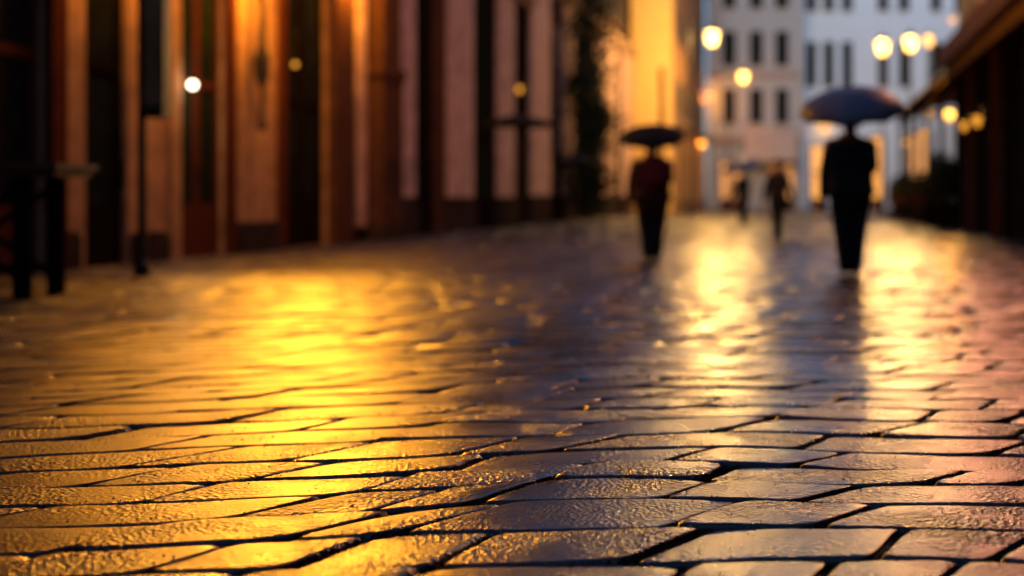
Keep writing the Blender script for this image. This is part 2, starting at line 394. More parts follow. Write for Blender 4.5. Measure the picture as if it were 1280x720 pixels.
# left row, near to far. local x = Y - Ystart
y0 = -6.0
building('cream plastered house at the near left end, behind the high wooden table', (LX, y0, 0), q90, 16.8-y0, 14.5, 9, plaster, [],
   [(14.2-y0, 16.05-y0, 3.4, wood_red), (8.2-y0, 9.6-y0, 3.0)], 
   [(1, 3, .9, 2.9, glass_dark, False), (4.5, 6.5, .9, 2.9, glass_dark, False), (9.5, 11.5, .9, 2.9, glass_dark, False), (17, 18.6, .9, 2.9, glass_dark, False)]+upper(22.8, (4.6, 7.8, 11.0)),
   pil=[(16.06-y0, 16.38-y0, 0, 3.6, .10, wood_red), (13.8-y0, 14.15-y0, 0, 3.6, .10, wood_red), (13.7-y0, 16.5-y0, 3.603, 3.9, .16, wood_red)],
   plinth=[(16.4-y0, 16.78-y0, .4, .06)], cornices=[(4.1, .2, .2, stone_beige)])
y0 = 16.8
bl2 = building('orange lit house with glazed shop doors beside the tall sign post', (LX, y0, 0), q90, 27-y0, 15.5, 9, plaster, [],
   [(16.98-y0, 18.04-y0, 4.0, wood_dark), (19.5-y0, 21.0-y0, 4.4, wood_red, glass_green), (23.4-y0, 25.5-y0, 4.5, wood_dark, glass_dark)],
   upper(10.2, (5.6, 8.7, 11.8)), 
   pil=[(21.02-y0, 21.3-y0, 0, 4.5, .08, wood_red), (19.2-y0, 19.48-y0, 0, 4.5, .05, plaster), (25.6-y0, 26.6-y0, 0, 4.7, .14, stone_brown), (23.1-y0, 23.38-y0, 0, 4.5, .07, wood_red)],
   plinth=[(21.4-y0, 23.05-y0, .42, .09), (18.1-y0, 19.1-y0, .35, .06)], cornices=[(4.95, .22, .22, stone_beige)])
y0 = 27.0
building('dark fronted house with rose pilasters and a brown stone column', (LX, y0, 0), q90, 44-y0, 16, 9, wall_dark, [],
   [(31.1-y0, 32.7-y0, 6.3, wood_dark), (36.6-y0, 39.2-y0, 6.3, wood_dark, glass_green), (41.8-y0, 43.6-y0, 6.3, wood_dark)],
   upper(17, (7.6, 10.4, 13.2)),
   pil=[(27.1-y0, 27.5-y0, .3, 6.5, .10, plaster_pink), (29.5-y0, 30.9-y0, .8, 6.5, .12, plaster_pink), (33.8-y0, 36.3-y0, .8, 6.5, .12, plaster_pink), (32.75-y0, 33.7-y0, 0, 6.5, .06, stone_brown), (39.4-y0, 41.5-y0, .8, 6.5, .1, plaster_pink)],
   plinth=[(29.45-y0, 30.95-y0, .8, .18), (33.75-y0, 36.35-y0, .8, .18), (39.35-y0, 41.55-y0, .8, .18)],
   cornices=[(6.75, .3, .3, stone_beige)])
cb = thing('column', 'brown stone column with a moulded capital against the dark fronted house', 'column', (LX+.21, 28.35, 0)); cb.scale = (.5, 1, 1)
MB().box(-.38, .38, -.75, .75, -.05, .3).build('base', plinth_m, cb)
MB().box(-.32, .32, -.68, .68, .303, 3.1).build('shaft', stone_brown, cb)
MB().box(-.36, .36, -.72, .72, 3.103, 3.22).box(-.40, .40, -.80, .80, 3.222, 3.38).build('capital', stone_brown, cb)
MB().box(-.28, .28, -.6, .6, 3.383, 6.5).build('upper_shaft', stone_brown, cb)
y0 = 44.0
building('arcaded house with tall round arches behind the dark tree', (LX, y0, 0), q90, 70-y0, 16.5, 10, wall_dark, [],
   [(47.4-y0, 49.7-y0, 6.6, wood_dark), (52.4-y0, 58.8-y0, 7.4, wood_dark, glass_green), (63.8-y0, 65.8-y0, 6.6, wood_dark)],
   upper(26, (8.6, 11.4)), pil=[(44.1-y0, 47.35-y0, .9, 7.6, .1, plaster_pink), (49.75-y0, 52.3-y0, .9, 7.6, .1, plaster_pink), (59-y0, 63.7-y0, .9, 7.6, .1, plaster_pink), (66-y0, 69.7-y0, .9, 7.6, .1, plaster_pink)], plinth=[(44.1-y0, 47.35-y0, .9, .12), (49.75-y0, 52.3-y0, .9, .12), (59-y0, 63.7-y0, .9, .12), (66-y0, 69.7-y0, .9, .12)],
   arches=[(47.4-y0, 49.7-y0, 5.3, 6.6, plaster_pink), (52.4-y0, 58.8-y0, 4.6, 7.4, plaster_pink), (63.8-y0, 65.8-y0, 5.4, 6.6, plaster_pink)],
   cornices=[(7.7, .3, .25, stone_beige)])
y0 = 70.0
bl5 = building('house stepping forward into the street, its end wall coloured as lamplit yellow', (-6.5, y0, 0), q90, 92.5-y0, 14.5, 8, plaster, [],
   [(73-y0, 75-y0, 3.6), (80-y0, 82-y0, 3.6), (87-y0, 89-y0, 3.6)], upper(22.5, (5.0, 8.6)),
   pil=[(71-y0+k*3.6, 71.7-y0+k*3.6, .6, 4.4, .12, plaster) for k in range(6)], cornices=[(4.5, .25, .22, stone_beige)])
MB().box(-.10, -.003, .0, 8, -.1, 14.45).build('end_wall', plaster_lamplit, bl5)  # separate yellow sheet: the lit look of this side is in its colour
# end of the street
building('grey stepped facade at the end of the street, left of the white house', (-6.4, 92.6, 0), 0, 6.1, 17.0, 10, plaster_grey, [],
   [(.8, 2.4, 3.2, wood_red, win_pale), (4.0, 5.7, 3.0, wood_dark, win_pale)], [(x, x+.85, z, z+2.2, glass_dark, False) for z in (5.6, 9.3, 13.0) for x in (1.0, 2.75, 4.4)],  # glowing door panes added as a bright backdrop for the distant walkers
   cornices=[(4.4, .3, .25, stone_beige), (8.6, .2, .12, stone_beige)])
def wx(p): return (p-VX)/F*97.0+.3
wh = building('large white house with tall narrow windows closing the street', (-.3, 97.0, 0), 0, 17.0, 17.2, 12, plaster_white, [],
   [(.5, 1.6, 4.4, wood_red, win_warm), (2.4, 3.5, 4.4, wood_red, win_pale), (4.6, 5.6, 5.0, wood_red, win_warm), (6.9, 8.8, 5.2, wood_dark, win_pale), (10.6, 12.6, 4.0)],
   [(wx(p)-.36, wx(p)+.36, z, z+3.0, glass_dark, False) for p in (1014, 1036, 1059, 1104, 1130, 1170, 1200, 1230, 1260) for z in (8.3, 13.4)],
   cornices=[(6.4, .22, .2, stone_beige)])
aw = MB(); aw.add([(0,0,5.4),(3.3,0,5.4),(3.3,-2.8,3.5),(0,-2.8,3.5),(0,0,5.36),(3.3,0,5.36),(3.3,-2.8,3.46),(0,-2.8,3.46),(0,-2.8,3.15),(3.3,-2.8,3.15)], [(0,3,2,1),(4,5,6,7),(3,8,9,2),(0,4,7,3),(1,2,6,5)])
awt = thing('awning', 'pale pink canvas awning sloping from the grey facade', 'awning', (-3.9, 92.5, 0))
aw.build('canvas', awn_pale, awt); MB().tube([(.1,-2.75,3.45),(.1,-.1,4.3)], .03).tube([(3.2,-2.75,3.45),(3.2,-.1,4.3)], .03).build('arm', iron, awt)
# right side
RX = 4.0; L = 44.0     # local x = 38 - Y
def rl(Y): return 38-Y
posts = [37.2, 34.6, 32.3, 29.9, 27.6, 25.0, 22, 19, 16, 13, 10, 7, 4, 1, -2]
rb = building('long house on the right with a dark timber arcade under a beige upper floor', (RX, 38, 0), -q90, L, 14.0, 9, stone_beige,
   [], [(rl(a_)+.03, rl(b_)-.03, 4.1, wood_dark) for a_, b_ in zip(posts, posts[1:])], upper(44, (5.3, 8.0, 10.9), pitch=3.1),
   pil=[(rl(p)-.14, rl(p)+.14, 0, 4.1, .14, wood_red if i % 2 else wood_dark) for i, p in enumerate(posts)],
   cornices=[(4.2, .5, .55, stone_beige)])
building('added tall house behind the camera that shades the street', (22, -22, 0), math.pi, 44, 21, 9, stone_beige, [], [(8, 9.6, 3.2), (20, 22, 3.4), (33, 34.6, 3.2)], upper(44, (4.6, 8.2, 11.8, 15.4), h=2.1, pitch=3.4), cornices=[(4.0, .25, .25, plinth_m)])  # unseen block added to keep sun and sky off the near street
building('plain beige house behind the cafe terrace on the right', (11.0, 96.8, 0), -q90, 58.6, 11, 8, plaster, [], [(40, 41.4, 3), (50, 51.4, 3)], upper(58, (4.4, 7.6), pitch=3.4))

# ------------------------------------------------------------------ lamps
def lantern(par, x, y, z, s=1.0, gm=lamp_big):
    """four sided tapering street lantern hanging at z (centre of glass)"""
    n = 6
    gl = MB().lathe([(.10*s, -.2*s), (.19*s, .16*s)], (x, y, z), n).build('lamp_glass', gm, par)
    fr = MB()
    for k in range(n):
        a_ = 2*math.pi*k/n
        fr.tube([(x+.105*s*math.cos(a_), y+.105*s*math.sin(a_), z-.21*s), (x+.198*s*math.cos(a_), y+.198*s*math.sin(a_), z+.17*s)], .009*s, 5)
    fr.lathe([(.03*s, -.26*s), (.11*s, -.205*s)], (x, y, z), n)
    fr.build('lamp_frame', iron, par)
    MB().lathe([(.23*s, .165*s), (.20*s, .2*s), (.07*s, .33*s), (.03*s, .36*s), (.03*s, .42*s)], (x, y, z), n).build('lamp_cap', iron, par)
    return gl
def post_lamp(label, x, Y, z, power, s=1.0, gm=lamp_big, arm=None, group=None, rad=.16):
    t = thing('street_lamp', label, 'street lamp', (x, Y, 0), 0, group)
    ax = arm or 0
    if arm is None:
        MB().lathe([(.14, -.05), (.14, .25), (.085, .35), (.06, .9), (.045, 1.0), (.035, z-.30*s)], n=10).build('post', iron, t)
        lantern(t, 0, 0, z, s, gm)
        point('lamp_light', (0, 0, z), power, (1, .53, .13), rad=rad, parent=t)
    else:
        MB().lathe([(.14, -.05), (.14, .25), (.085, .35), (.06, .9), (.045, 1.0), (.035, z+.75)], n=10).build('post', iron, t)
        MB().tube([(0,0,z+.55), (arm*.3,0,z+.72), (arm*.75,0,z+.74), (arm,0,z+.6), (arm,0,z+.4)], .022).build('arm', iron, t)
        lantern(t, arm, 0, z, s, gm)
        point('lamp_light', (arm, 0, z), power, (1, .53, .13), rad=rad, parent=t)
    return t
WL = 'street lamps'
p = px(890, 48, 64); post_lamp('brightest street lamp on a tall post beside the yellow end wall', p[0]-1.0, p[1], p[2], 2200, 1.5, arm=1.0, group=WL)
p = px(929, 97, 74); post_lamp('second street lamp on the left, lower and smaller, before the grey facade', p[0]-.8, p[1], p[2], 700, 1.3, arm=.8, group=WL)
p = px(1103, 60, 62); post_lamp('street lamp right of the blue umbrella, before the white house', p[0], p[1], p[2], 1200, 1.5, group=WL)
p = px(1138, 55, 52); post_lamp('middle street lamp of the three on the right, large and white hot', p[0], p[1], p[2], 800, 1.25, group=WL)
p = px(1161, 52, 45); post_lamp('rightmost and dimmer street lamp above the terrace awning', p[0], p[1], p[2], 120, .8, lamp_mid, group=WL)
# wall lanterns
def wall_lamp(label, x, Y, z, side, power, s=.5, gm=lamp_small, rad=.06, reach=.3, col=WARM):
    t = thing('wall_lamp', label, 'wall lamp', (x, Y, z), 0)
    MB().box(-side*reach-.03, -side*reach+.03, -.06, .06, .1*s, .6*s).build('wall_plate', iron, t)
    MB().tube([(-side*reach, 0, .5*s), (-side*reach*.4, 0, .62*s), (0, 0, .55*s), (0, 0, .40*s)], .014).build('bracket', iron, t)
    lantern(t, 0, 0, 0, s, gm)
    if power: point('lamp_light', (0, 0, 0), power, col, rad, t)
    return t
# the lantern whose light makes the golden pool: just above the frame on the orange lit wall
MAIN = wall_lamp('large wall lantern above the furled banner on the orange lit house', -7.55, 21.6, 4.55, 1, 340, 1.3, lamp_big, .14, .95)
wall_lamp('wall lantern over the near shop front of the orange lit house', -7.9, 17.6, 4.6, 1, 250, 1.0, lamp_mid, .12, .6)
wall_lamp('added unseen wall lantern between the brown frame and the stone column', -7.8, 26.2, 4.95, 1, 220, 1.0, lamp_mid, .12, .7)  # added above the view to widen the golden pool
p = px(997, 165, 96.5); wall_lamp('amber lantern at the left corner of the white house', p[0], 96.6, p[2], 1, 90, 1.7, lamp_mid, reach=.3)
p = px(1030, 160, 96.5); wall_lamp('amber lantern over the first shop door of the white house', p[0], 96.6, p[2], 1, 15, .9, lamp_small)
p = px(1222, 156, 33.4); wall_lamp('small wall lamp deeper in the timber arcade', 3.72, 34.0, p[2], -1, 0, .5, lamp_small, reach=.13)
p = px(1239, 150, 31); wall_lamp('small wall lamp on the nearer timber post of the arcade', 3.72, 31.4, p[2], -1, 0, .55, lamp_small, reach=.13)
wall_lamp('added unseen wall lantern on the beige upper floor above the timber arcade, nearer one', 3.45, 22.5, 6.0, -1, 340, 1.0, lamp_mid, .12, .5, (1, .34, .17))  # added out of view to warm the right facade and ground
wall_lamp('added unseen wall lantern on the beige upper floor above the timber arcade, farther one', 3.45, 30.5, 6.4, -1, 380, 1.0, lamp_mid, .12, .5, (1, .34, .17))  # second added lamp, unseen, brightening the ground on the right
p = px(635, 112, 40.4); wall_lamp('faint orange wall lamp on a rose pilaster above the dark parasol', LX+.45, 40.4, p[2], 1, 0, .45, lamp_small, reach=.33)
p = px(895, 158, 80); wall_lamp('orange wall lamp on the forward house behind the tall street lamp', -6.2, 86, 4.0, 1, 120, .9, lamp_mid)
p = px(890, 105, 84); wall_lamp('upper wall lamp on the forward house, yellow glow below the street lamp', -6.1, 91, 7.2, 1, 140, .9, lamp_mid, reach=.4)
pl = bpy.data.lights.new('pool_spot', 'SPOT'); pl.energy = 1500; pl.color = (1.0, 0.38, 0.025); pl.spot_size = R(44); pl.spot_blend = .8; pl.shadow_soft_size = .12  # extra spot added inside the main lantern to strengthen the pool
po = bpy.data.objects.new('pool_spot', pl); COL.objects.link(po); po.parent = MAIN; po.location = (0, 0, -.05)
po.rotation_euler = (Vector((-3.75, 9.6, 0))-Vector((-7.55, 21.6, 4.5))).to_track_quat('-Z', 'Y').to_euler()
# pendant lamps in doorways
def pendant(label, x, Y, z, r, gm, drop=.5, power=0, col=WARM):
    t = thing('pendant_lamp', label, 'lamp', (x, Y, z))
    MB().ball((0,0,0), r).build('globe', gm, t, smooth=True)
    MB().lathe([(r*.45, r*.85), (r*.3, r*1.3), (.008, r*1.6), (.008, drop)], n=8).build('cord', iron, t)
    if power: point('lamp_light', (0,0,0), power, col, r, t)
p = px(238, 104, 19.9); pendant('white globe lamp hanging at the glazed shop door', LX+.12, 19.66, 2.38, .052, lamp_white, 1.3, 6, (1, .85, .65))
p = px(365, 80, 23.9); pendant('tiny amber globe lamp in the dark doorway right of the banner', LX+.12, 23.6, 3.02, .042, lamp_small, .6, 0)
p = px(1187, 143, 46); pendant('round lamp hanging under the terrace awning', p[0], p[1], p[2], .13, lamp_big, .8, 120)
p = px(1176, 118, 54); pendant('small round lamp at the front edge of the terrace awning', p[0], p[1], p[2], .10, lamp_small, .5, 0)
p = px(1196, 28, 37.5); pendant('upper small lamp at the far corner of the right hand house', 3.75, 37.0, p[2], .09, lamp_small, .35, 0)

for Y_, lb in ((41.5, 'nearest of the amber lamps strung under the terrace canopy beam'), (50.5, 'middle one of the amber lamps strung under the terrace canopy beam'), (60.0, 'farthest of the amber lamps strung under the terrace canopy beam')):
    pendant(lb, 4.12, Y_, 3.1, .09, lamp_small, .85)
# ------------------------------------------------------------------ terrace
tr = thing('terrace_canopy', 'dark timber canopy over the cafe terrace with a sloping roof', 'canopy', (4.3, 38.5, 0))
MB().add([(-.5,0,4.35),(-.5,24,4.35),(4.5,24,5.5),(4.5,0,5.5),(-.5,0,4.25),(-.5,24,4.25),(4.5,24,5.4),(4.5,0,5.4)], [(0,3,2,1),(4,5,6,7),(0,1,5,4),(2,3,7,6),(1,2,6,5),(3,0,4,7)]).build('roof', awn_m, tr)
for k in range(6):
    MB().box(-.3, -.16, .2+4.6*k, .34+4.6*k, -.04, 4.24).build('post', wood_dark, tr)
MB().box(-.35, -.1, .1, 23.9, 3.95, 4.15).build('beam', wood_dark, tr)
MB().box(3.9, 4.0, .2, 23.9, -.04, 5.2).build('back_wall', stone_beige, tr)
def planter(x, Y, label, src=[None]):
    if src[0] is None:
        t = thing('planter', label, 'planter', (x, Y, 0), 0, 'shrub planters along the terrace')
        MB().box(-.28, .28, -.9, .9, -.03, .6).box(-.31, .31, -.93, .93, .603, .66).build('box', wood_dark, t)
        lf = MB(); r3 = random.Random(11)
        for i in range(2600):
            while True:
                q = Vector((r3.uniform(-1, 1), r3.uniform(-1, 1), r3.uniform(-1, 1)))
                if q.length < 1: break
            c = Vector((q.x*.45, q.y*1.0, 1.25+q.z*.75+.2*math.sin(q.y*4)))
            d1 = Vector((r3.gauss(0,1), r3.gauss(0,1), r3.gauss(0,1))).normalized()*r3.uniform(.05, .09); d2 = d1.cross(Vector((r3.random(), r3.random(), r3.random()))).normalized()*.03
            lf.add([c-d1, c+d2, c+d1, c-d2], [(0,1,2,3)])
        lf.build('foliage', leaf_m, t)
        st = MB()
        for k in range(7): st.tube([(0, -.75+.25*k, .6), (r3.uniform(-.15,.15), -.75+.25*k, 1.5)], .015, 5)
        st.build('stem', bark_m, t); src[0] = t; return t
    return dup(src[0], (x, Y, 0), label, rz=rnd.uniform(-.06, .06), scale=(1, 1, rnd.uniform(.7, .85)))
planter(3.75, 39.6, 'shrub planter nearest the camera, beside the right hand house')
planter(3.7, 43.2, 'shrub planter second from the near end of the terrace')
planter(3.75, 47.6, 'shrub planter in the middle of the terrace row')
planter(3.7, 52.4, 'shrub planter second from the far end of the terrace')
planter(3.75, 58.2, 'farthest shrub planter of the terrace row')
# cafe chairs and tables between planters
def cafe_chair(label, loc, rz):
    t = thing('cafe_chair', label, 'chair', loc, rz, 'cafe terrace chairs')
    MB().box(-.21, .21, -.21, .21, .43, .46).build('seat', wood_red, t)
    MB().box(-.21, .21, .19, .22, .62, .70).box(-.21, .21, .19, .22, .78, .88).build('backrest', wood_red, t)
    for sx in (-1, 1):
        for sy in (-1, 1):
            MB().tube([(sx*.19, sy*.19, -.0), (sx*.19, sy*.19, .43 if sy < 0 else .9)], .014, 6).build('leg', iron, t)
    return t
def cafe_table(label, loc):
    t = thing('cafe_table', label, 'table', loc, 0, 'cafe terrace tables')
    MB().lathe([(.34, .72), (.35, .73), (.35, .75), (.34, .755)], n=20).build('tabletop', wood_red, t)
    MB().lathe([(.24, .0), (.23, .02), (.03, .05), (.025, .7), (.12, .718)], n=12).build('pedestal', iron, t)
    return t
ct = cafe_table('round cafe table at the near end of the terrace', (3.2, 41.6, 0)); dup(ct, (3.1, 49.9, 0), 'round cafe table in the middle of the terrace'); 
cc = cafe_chair('red brown cafe chair at the near side of the first terrace table', (3.2, 41.0, 0), math.pi)
dup(cc, (3.2, 42.25, 0), 'red brown cafe chair at the far side of the first terrace table', 0)
dup(cc, (3.1, 49.3, 0), 'red brown cafe chair at the near side of the middle terrace table', math.pi)
dup(cc, (3.1, 50.55, 0), 'red brown cafe chair at the far side of the middle terrace table', 0)

# ------------------------------------------------------------------ left side furniture
tb = thing('high_table', 'high wooden table with dark posts and crossed braces at the left edge', 'table', (-7.15, 12.3, 0))
MB().box(-.9, .93, -.35, .35, 1.08, 1.13).box(-.86, .89, -.31, .31, 1.02, 1.077).build('tabletop', wood_table, tb)
for sx in (-.6, .60):
    for sy in (-.27, .27):
        MB().box(sx-.055, sx+.055, sy-.055, sy+.055, -.01, 1.018).build('leg', wood_dark, tb)
for sy in (-.27, .27):
    MB().tube([(-.55, sy, .18), (.55, sy, .92)], .03).tube([(-.55, sy, .92), (.55, sy, .18)], .03).build('brace', wood_dark, tb)
MB().box(-.55, .55, -.03, .03, .20, .27).build('stretcher', wood_dark, tb)
sg = thing('sign_post', 'tall dark post with a framed box before the cream pilaster', 'sign post', (-7.15, 15.5, 0))
MB().lathe([(.085, -.02), (.085, .12), (.045, .16), (.045, 4.3), (.06, 4.32), (.02, 4.4)], n=10).build('post', iron, sg)
MB().box(.035, .27, -.09, .09, 1.70, 3.35).build('box', iron, sg)
MB().box(.065, .24, -.105, -.092, 1.82, 3.25).build('panel', mat('grey_green_enamel', (.20, .15, .07), .4), sg)
bn = thing('banner', 'narrow dark furled banner hanging on the orange lit wall', 'banner', (LX+.2, 21.95, 0))
MB().tube([(0,0,1.85),(0,0,4.1)], .018).tube([(-.18,0,4.0),(0,0,4.0)], .015).build('pole', iron, bn)
MB().lathe([(.02,1.85),(.085,1.92),(.05,2.0),(.04,2.5),(.11,2.7),(.12,2.95),(.06,3.15),(.045,3.6),(.05,4.0),(.02,4.05)], n=10).build('cloth', coat_b, bn)
# parasols and posts
def parasol(label, x, Y, z, r):
    t = thing('parasol', label, 'parasol', (x, Y, 0), 0, 'dark parasols by the left facades')
    c = MB(); n = 8; vs = [(0, 0, z+.16)]
    for k in range(n): vs.append((r*math.cos(6.283*k/n), r*math.sin(6.283*k/n), z))
    for k in range(n): vs.append((r*math.cos(6.283*k/n), r*math.sin(6.283*k/n), z-.10))
    c.add(vs, [(0, 1+k, 1+(k+1) % n) for k in range(n)]+[(1+k, 1+n+k, 1+n+(k+1) % n, 1+(k+1) % n) for k in range(n)])
    o = c.build('canopy', umb_black, t); md = o.modifiers.new('s', 'SOLIDIFY'); md.thickness = .01
    MB().lathe([(.28, -.01), (.28, .04), (.03, .07), (.022, z+.14)], n=10).build('pole', iron, t)
    rb_ = MB()
    for k in range(n): rb_.tube([(0,0,z+.1), (r*.97*math.cos(6.283*k/n), r*.97*math.sin(6.283*k/n), z-.02)], .008, 4)
    rb_.build('ribs', iron, t)
p = px(648, 152, 29); parasol('larger dark parasol standing before the rose pilasters', p[0], 29, p[2], .70)
p = px(720, 201, 37); parasol('smaller dark parasol standing below the tree', p[0], 37, p[2], .54)
t = thing('flag_post', 'thin dark post rising behind the umbrella of the red bag carrier', 'post', ((827-VX)/F*36, 36, 0))
MB().lathe([(.12, -.02), (.12, .12), (.06, .18), (.06, 4.0), (.075, 4.02), (.02, 4.1)], n=10).build('post', iron, t)
# tree
def tree(label, x, Y, h, cr, cz, n, rs):
    r3 = random.Random(rs); t = thing('tree', label, 'tree', (x, Y, 0))
    tk = MB().tube([(0,0,-.05), (.05,.02,h*.3), (-.03,.05,h*.55), (.05,0,h*.85)], [.16, .12, .09, .03], 8)
    cl = []
    for k in range(30):
        a_ = r3.uniform(0, 6.28); rr = r3.uniform(.3, 1)*cr; zz = cz+r3.uniform(-1, 1)*h*.45
        c = (rr*math.cos(a_), rr*math.sin(a_), zz); cl.append((c, r3.uniform(.6, .9)))
        tk.tube([(0, 0, h*.45+.1*(k % 4)), (c[0]*.5, c[1]*.5, (zz+h*.5)/2), c], [.05, .03, .012], 5)
    tk.build('trunk', bark_m, t); lf = MB()
    for i in range(n):
        c0, cr_ = r3.choice(cl); c = Vector(c0)+Vector((r3.gauss(0,.5), r3.gauss(0,.5), r3.gauss(0,.5)))*cr_
        d1 = Vector((r3.gauss(0,1), r3.gauss(0,1), r3.gauss(0,1))).normalized()*r3.uniform(.07, .12); d2 = d1.cross(Vector((r3.random(), r3.random(), r3.random()+.1))).normalized()*.05
        lf.add([c-d1, c+d2, c+d1, c-d2], [(0,1,2,3)])
    lf.build('crown', leaf_m, t)
tree('dark leafy tree before the arcaded house', (735-VX)/F*50, 50, 8.2, .42, 4.6, 9000, 5)

# ------------------------------------------------------------------ people
def skin_obj(name, nodes, edges, m, parent, sub=2, root=0):
    me = bpy.data.meshes.new(name+'_src'); me.from_pydata([n[0] for n in nodes], edges, [])
    o = bpy.data.objects.new(name+'_src', me); COL.objects.link(o)
    o.modifiers.new('skin', 'SKIN')
    if not me.skin_vertices:
        bm = bmesh.new(); bm.from_mesh(me); bm.verts.layers.skin.verify(); bm.to_mesh(me); bm.free()
    for i, n in enumerate(nodes):
        r = n[1]; me.skin_vertices[0].data[i].radius = r if isinstance(r, tuple) else (r, r)
        me.skin_vertices[0].data[i].use_root = (i == root)
    md = o.modifiers.new('sub', 'SUBSURF'); md.levels = sub; md.render_levels = sub
    dg = bpy.context.evaluated_depsgraph_get(); dg.update()
    new = bpy.data.meshes.new_from_object(o.evaluated_get(dg)); new.name = name
    bpy.data.objects.remove(o); bpy.data.meshes.remove(me)
    new.materials.clear(); new.materials.append(m)
    new.polygons.foreach_set('use_smooth', [True]*len(new.polygons))
    c = bpy.data.objects.new(name, new); COL.objects.link(c); c.parent = parent
    return c
def lerp(a, b, t): return tuple(a[i]+(b[i]-a[i])*t for i in range(3))
def person(label, x, Y, H, heading, stride, coat, trs, coat_hem=.80, hand=(.16, .24, 1.22), rest=(-.30, .04, .80), build=1.0, bare=False):
    """figure faces local +y"""
    s = H/1.78; t = thing('person', label, 'person', (x, Y, 0), heading); t.scale = (s*build, s, s)
    wr = Vector(hand); sh = {1: Vector((.185, 0, 1.44)), -1: Vector((-.185, 0, 1.44))}
    wrl = Vector(rest)
    def elbow(a, b, side):
        m_ = (a+b)/2; d = (b-a); l = .30; off = math.sqrt(max(.0004, l*l-(d.length/2)**2)); 
        dirn = Vector((side*.10, -.35, -.6)); dirn -= d.normalized()*dirn.dot(d.normalized()); return m_+dirn.normalized()*off
    er = elbow(sh[1], wr, 1); el = elbow(sh[-1], wrl, -1)
    f = stride
    kR = Vector((.060, .10*f+.03, .50)); aR = Vector((.048, .20*f, .085)); kL = Vector((-.060, -.04*f+.05, .50)); aL = Vector((-.048, -.26*f, .085+.05*f))
    N = [((0,0,.96), (.15,.105)), ((0,0,1.10), (.13,.095)), ((0,.01,1.28), (.16,.11)), ((0,0,1.43), (.12,.085)), ((0,.0,1.50), .055), ((0,.01,1.56), .055),
         ((0,.02,1.64), (.075,.095)), ((0,.01,1.72), (.07,.085)),
         (sh[1], .06), (er, .042), (wr, .026), (sh[-1], .06), (el, .042), (wrl, .026),
         ((.09,0,.90), .095), (kR, .055), (aR, .022), (aR+Vector((0,.07,-.045)), .016),
         ((-.09,0,.90), .095), (kL, .055), (aL, .022), (aL+Vector((0,.07,-.045)), .016), ((0,.115,1.63), .014)]
    E = [(0,1),(1,2),(2,3),(3,4),(4,5),(5,6),(6,7),(3,8),(8,9),(9,10),(3,11),(11,12),(12,13),(0,14),(14,15),(15,16),(16,17),(0,18),(18,19),(19,20),(20,21),(6,22)]
    # hands: palm plus five fingers
    for wi, w_, dirv, curl in ((10, wr, (wr-er).normalized(), 1), (13, wrl, (wrl-el).normalized(), .35)):
        side = Vector((1, 0, 0)) if abs(dirv.x) < .8 else Vector((0, 1, 0))
        side = (side-dirv*side.dot(dirv)).normalized(); nrm = dirv.cross(side)
        pi = len(N); N.append((w_+dirv*.055, (.036, .018))); E.append((wi, pi))
        for k, (o_, l_) in enumerate(((-.030,.030),(-.010,.036),(.010,.034),(.030,.026))):
            b0 = w_+dirv*.085+side*o_; b1 = b0+dirv*l_*(1-.6*curl)+nrm*l_*curl; b2 = b1+(nrm*.9-dirv*.6*curl+dirv*(1-curl)).normalized()*l_*.8
            i0 = len(N); N += [(b0, .0095), (b1, .0085), (b2, .0075)]; E += [(pi, i0), (i0, i0+1), (i0+1, i0+2)]
        b0 = w_+dirv*.03+side*.038; b1 = b0+(side*.5+dirv*.5+nrm*.4).normalized()*.04; b2 = b1+(dirv*.5+nrm*.8).normalized()*.03
        i0 = len(N); N += [(b0, .012), (b1, .010), (b2, .009)]; E += [(pi, i0), (i0, i0+1), (i0+1, i0+2)]
    N = [(tuple(n[0]), n[1]) for n in N]
    body = skin_obj('body', N, E, skin_m, t)
    # coat
    C = [((0,0,1.06), (.205,.15)), ((0,0,1.20), (.205,.15)), ((0,0,1.33), (.175,.135)), ((0,0,1.44), (.10,.09)), ((0,-.005,1.54), (.092,.085)),
         (sh[1]+Vector((-.025,0,-.035)), .072), (er, .064), (tuple(lerp(er, wr, .93)), .045), (sh[-1]+Vector((.025,0,-.035)), .072), (el, .064), (tuple(lerp(el, wrl, .93)), .045),
         ((0,0,.92), (.20,.155)), ((0,0,coat_hem), (.185,.155))]
    C = [(tuple(n[0]), n[1]) for n in C]
    skin_obj('coat', C, [(0,1),(1,2),(2,3),(3,4),(2,5),(5,6),(6,7),(2,8),(8,9),(9,10),(0,11),(11,12)], coat, t)
    T = [((0,0,.98), (.155,.115)), ((.095,0,.88), .105), (kR, .088), (aR+Vector((0,0,-.045)), .062), ((-.095,0,.88), .105), (kL, .088), (aL+Vector((0,0,-.045)), .062)]
    T = [(tuple(n[0]), n[1]) for n in T]
    skin_obj('trousers', T, [(0,1),(1,2),(2,3),(0,4),(4,5),(5,6)], trs, t)
    for a_ in (aR, aL):
        S = [(tuple(a_+Vector((0,-.045,-.030))), .058), (tuple(a_+Vector((0,.05,-.035))), .055), (tuple(a_+Vector((0,.15,-.05))), (.050,.035))]
        skin_obj('shoe', S, [(0,1),(1,2)], shoe_m, t)
    Hh = [((0,-.025,1.60), (.092,.088)), ((0,-.018,1.69), (.102,.104)), ((0,.0,1.75), (.080,.088))]
    skin_obj('hair', Hh, [(0,1),(1,2)], hair_m, t)
    for sx in (-1, 1):
        MB().ball((sx*.03, .098, 1.655), .011, 8).build('eye', eye_m, t, smooth=True)
        MB().ball((sx*.078, .02, 1.64), .022, 8, 1.3).build('ear', skin_m, t, smooth=True)
    MB().ball((0, .104, 1.595), .016, 8, .35).build('mouth', mat('lips', (.3, .1, .08), .5), t, smooth=True)
    hl = Vector(hand)+(Vector(hand)-er).normalized()*.09
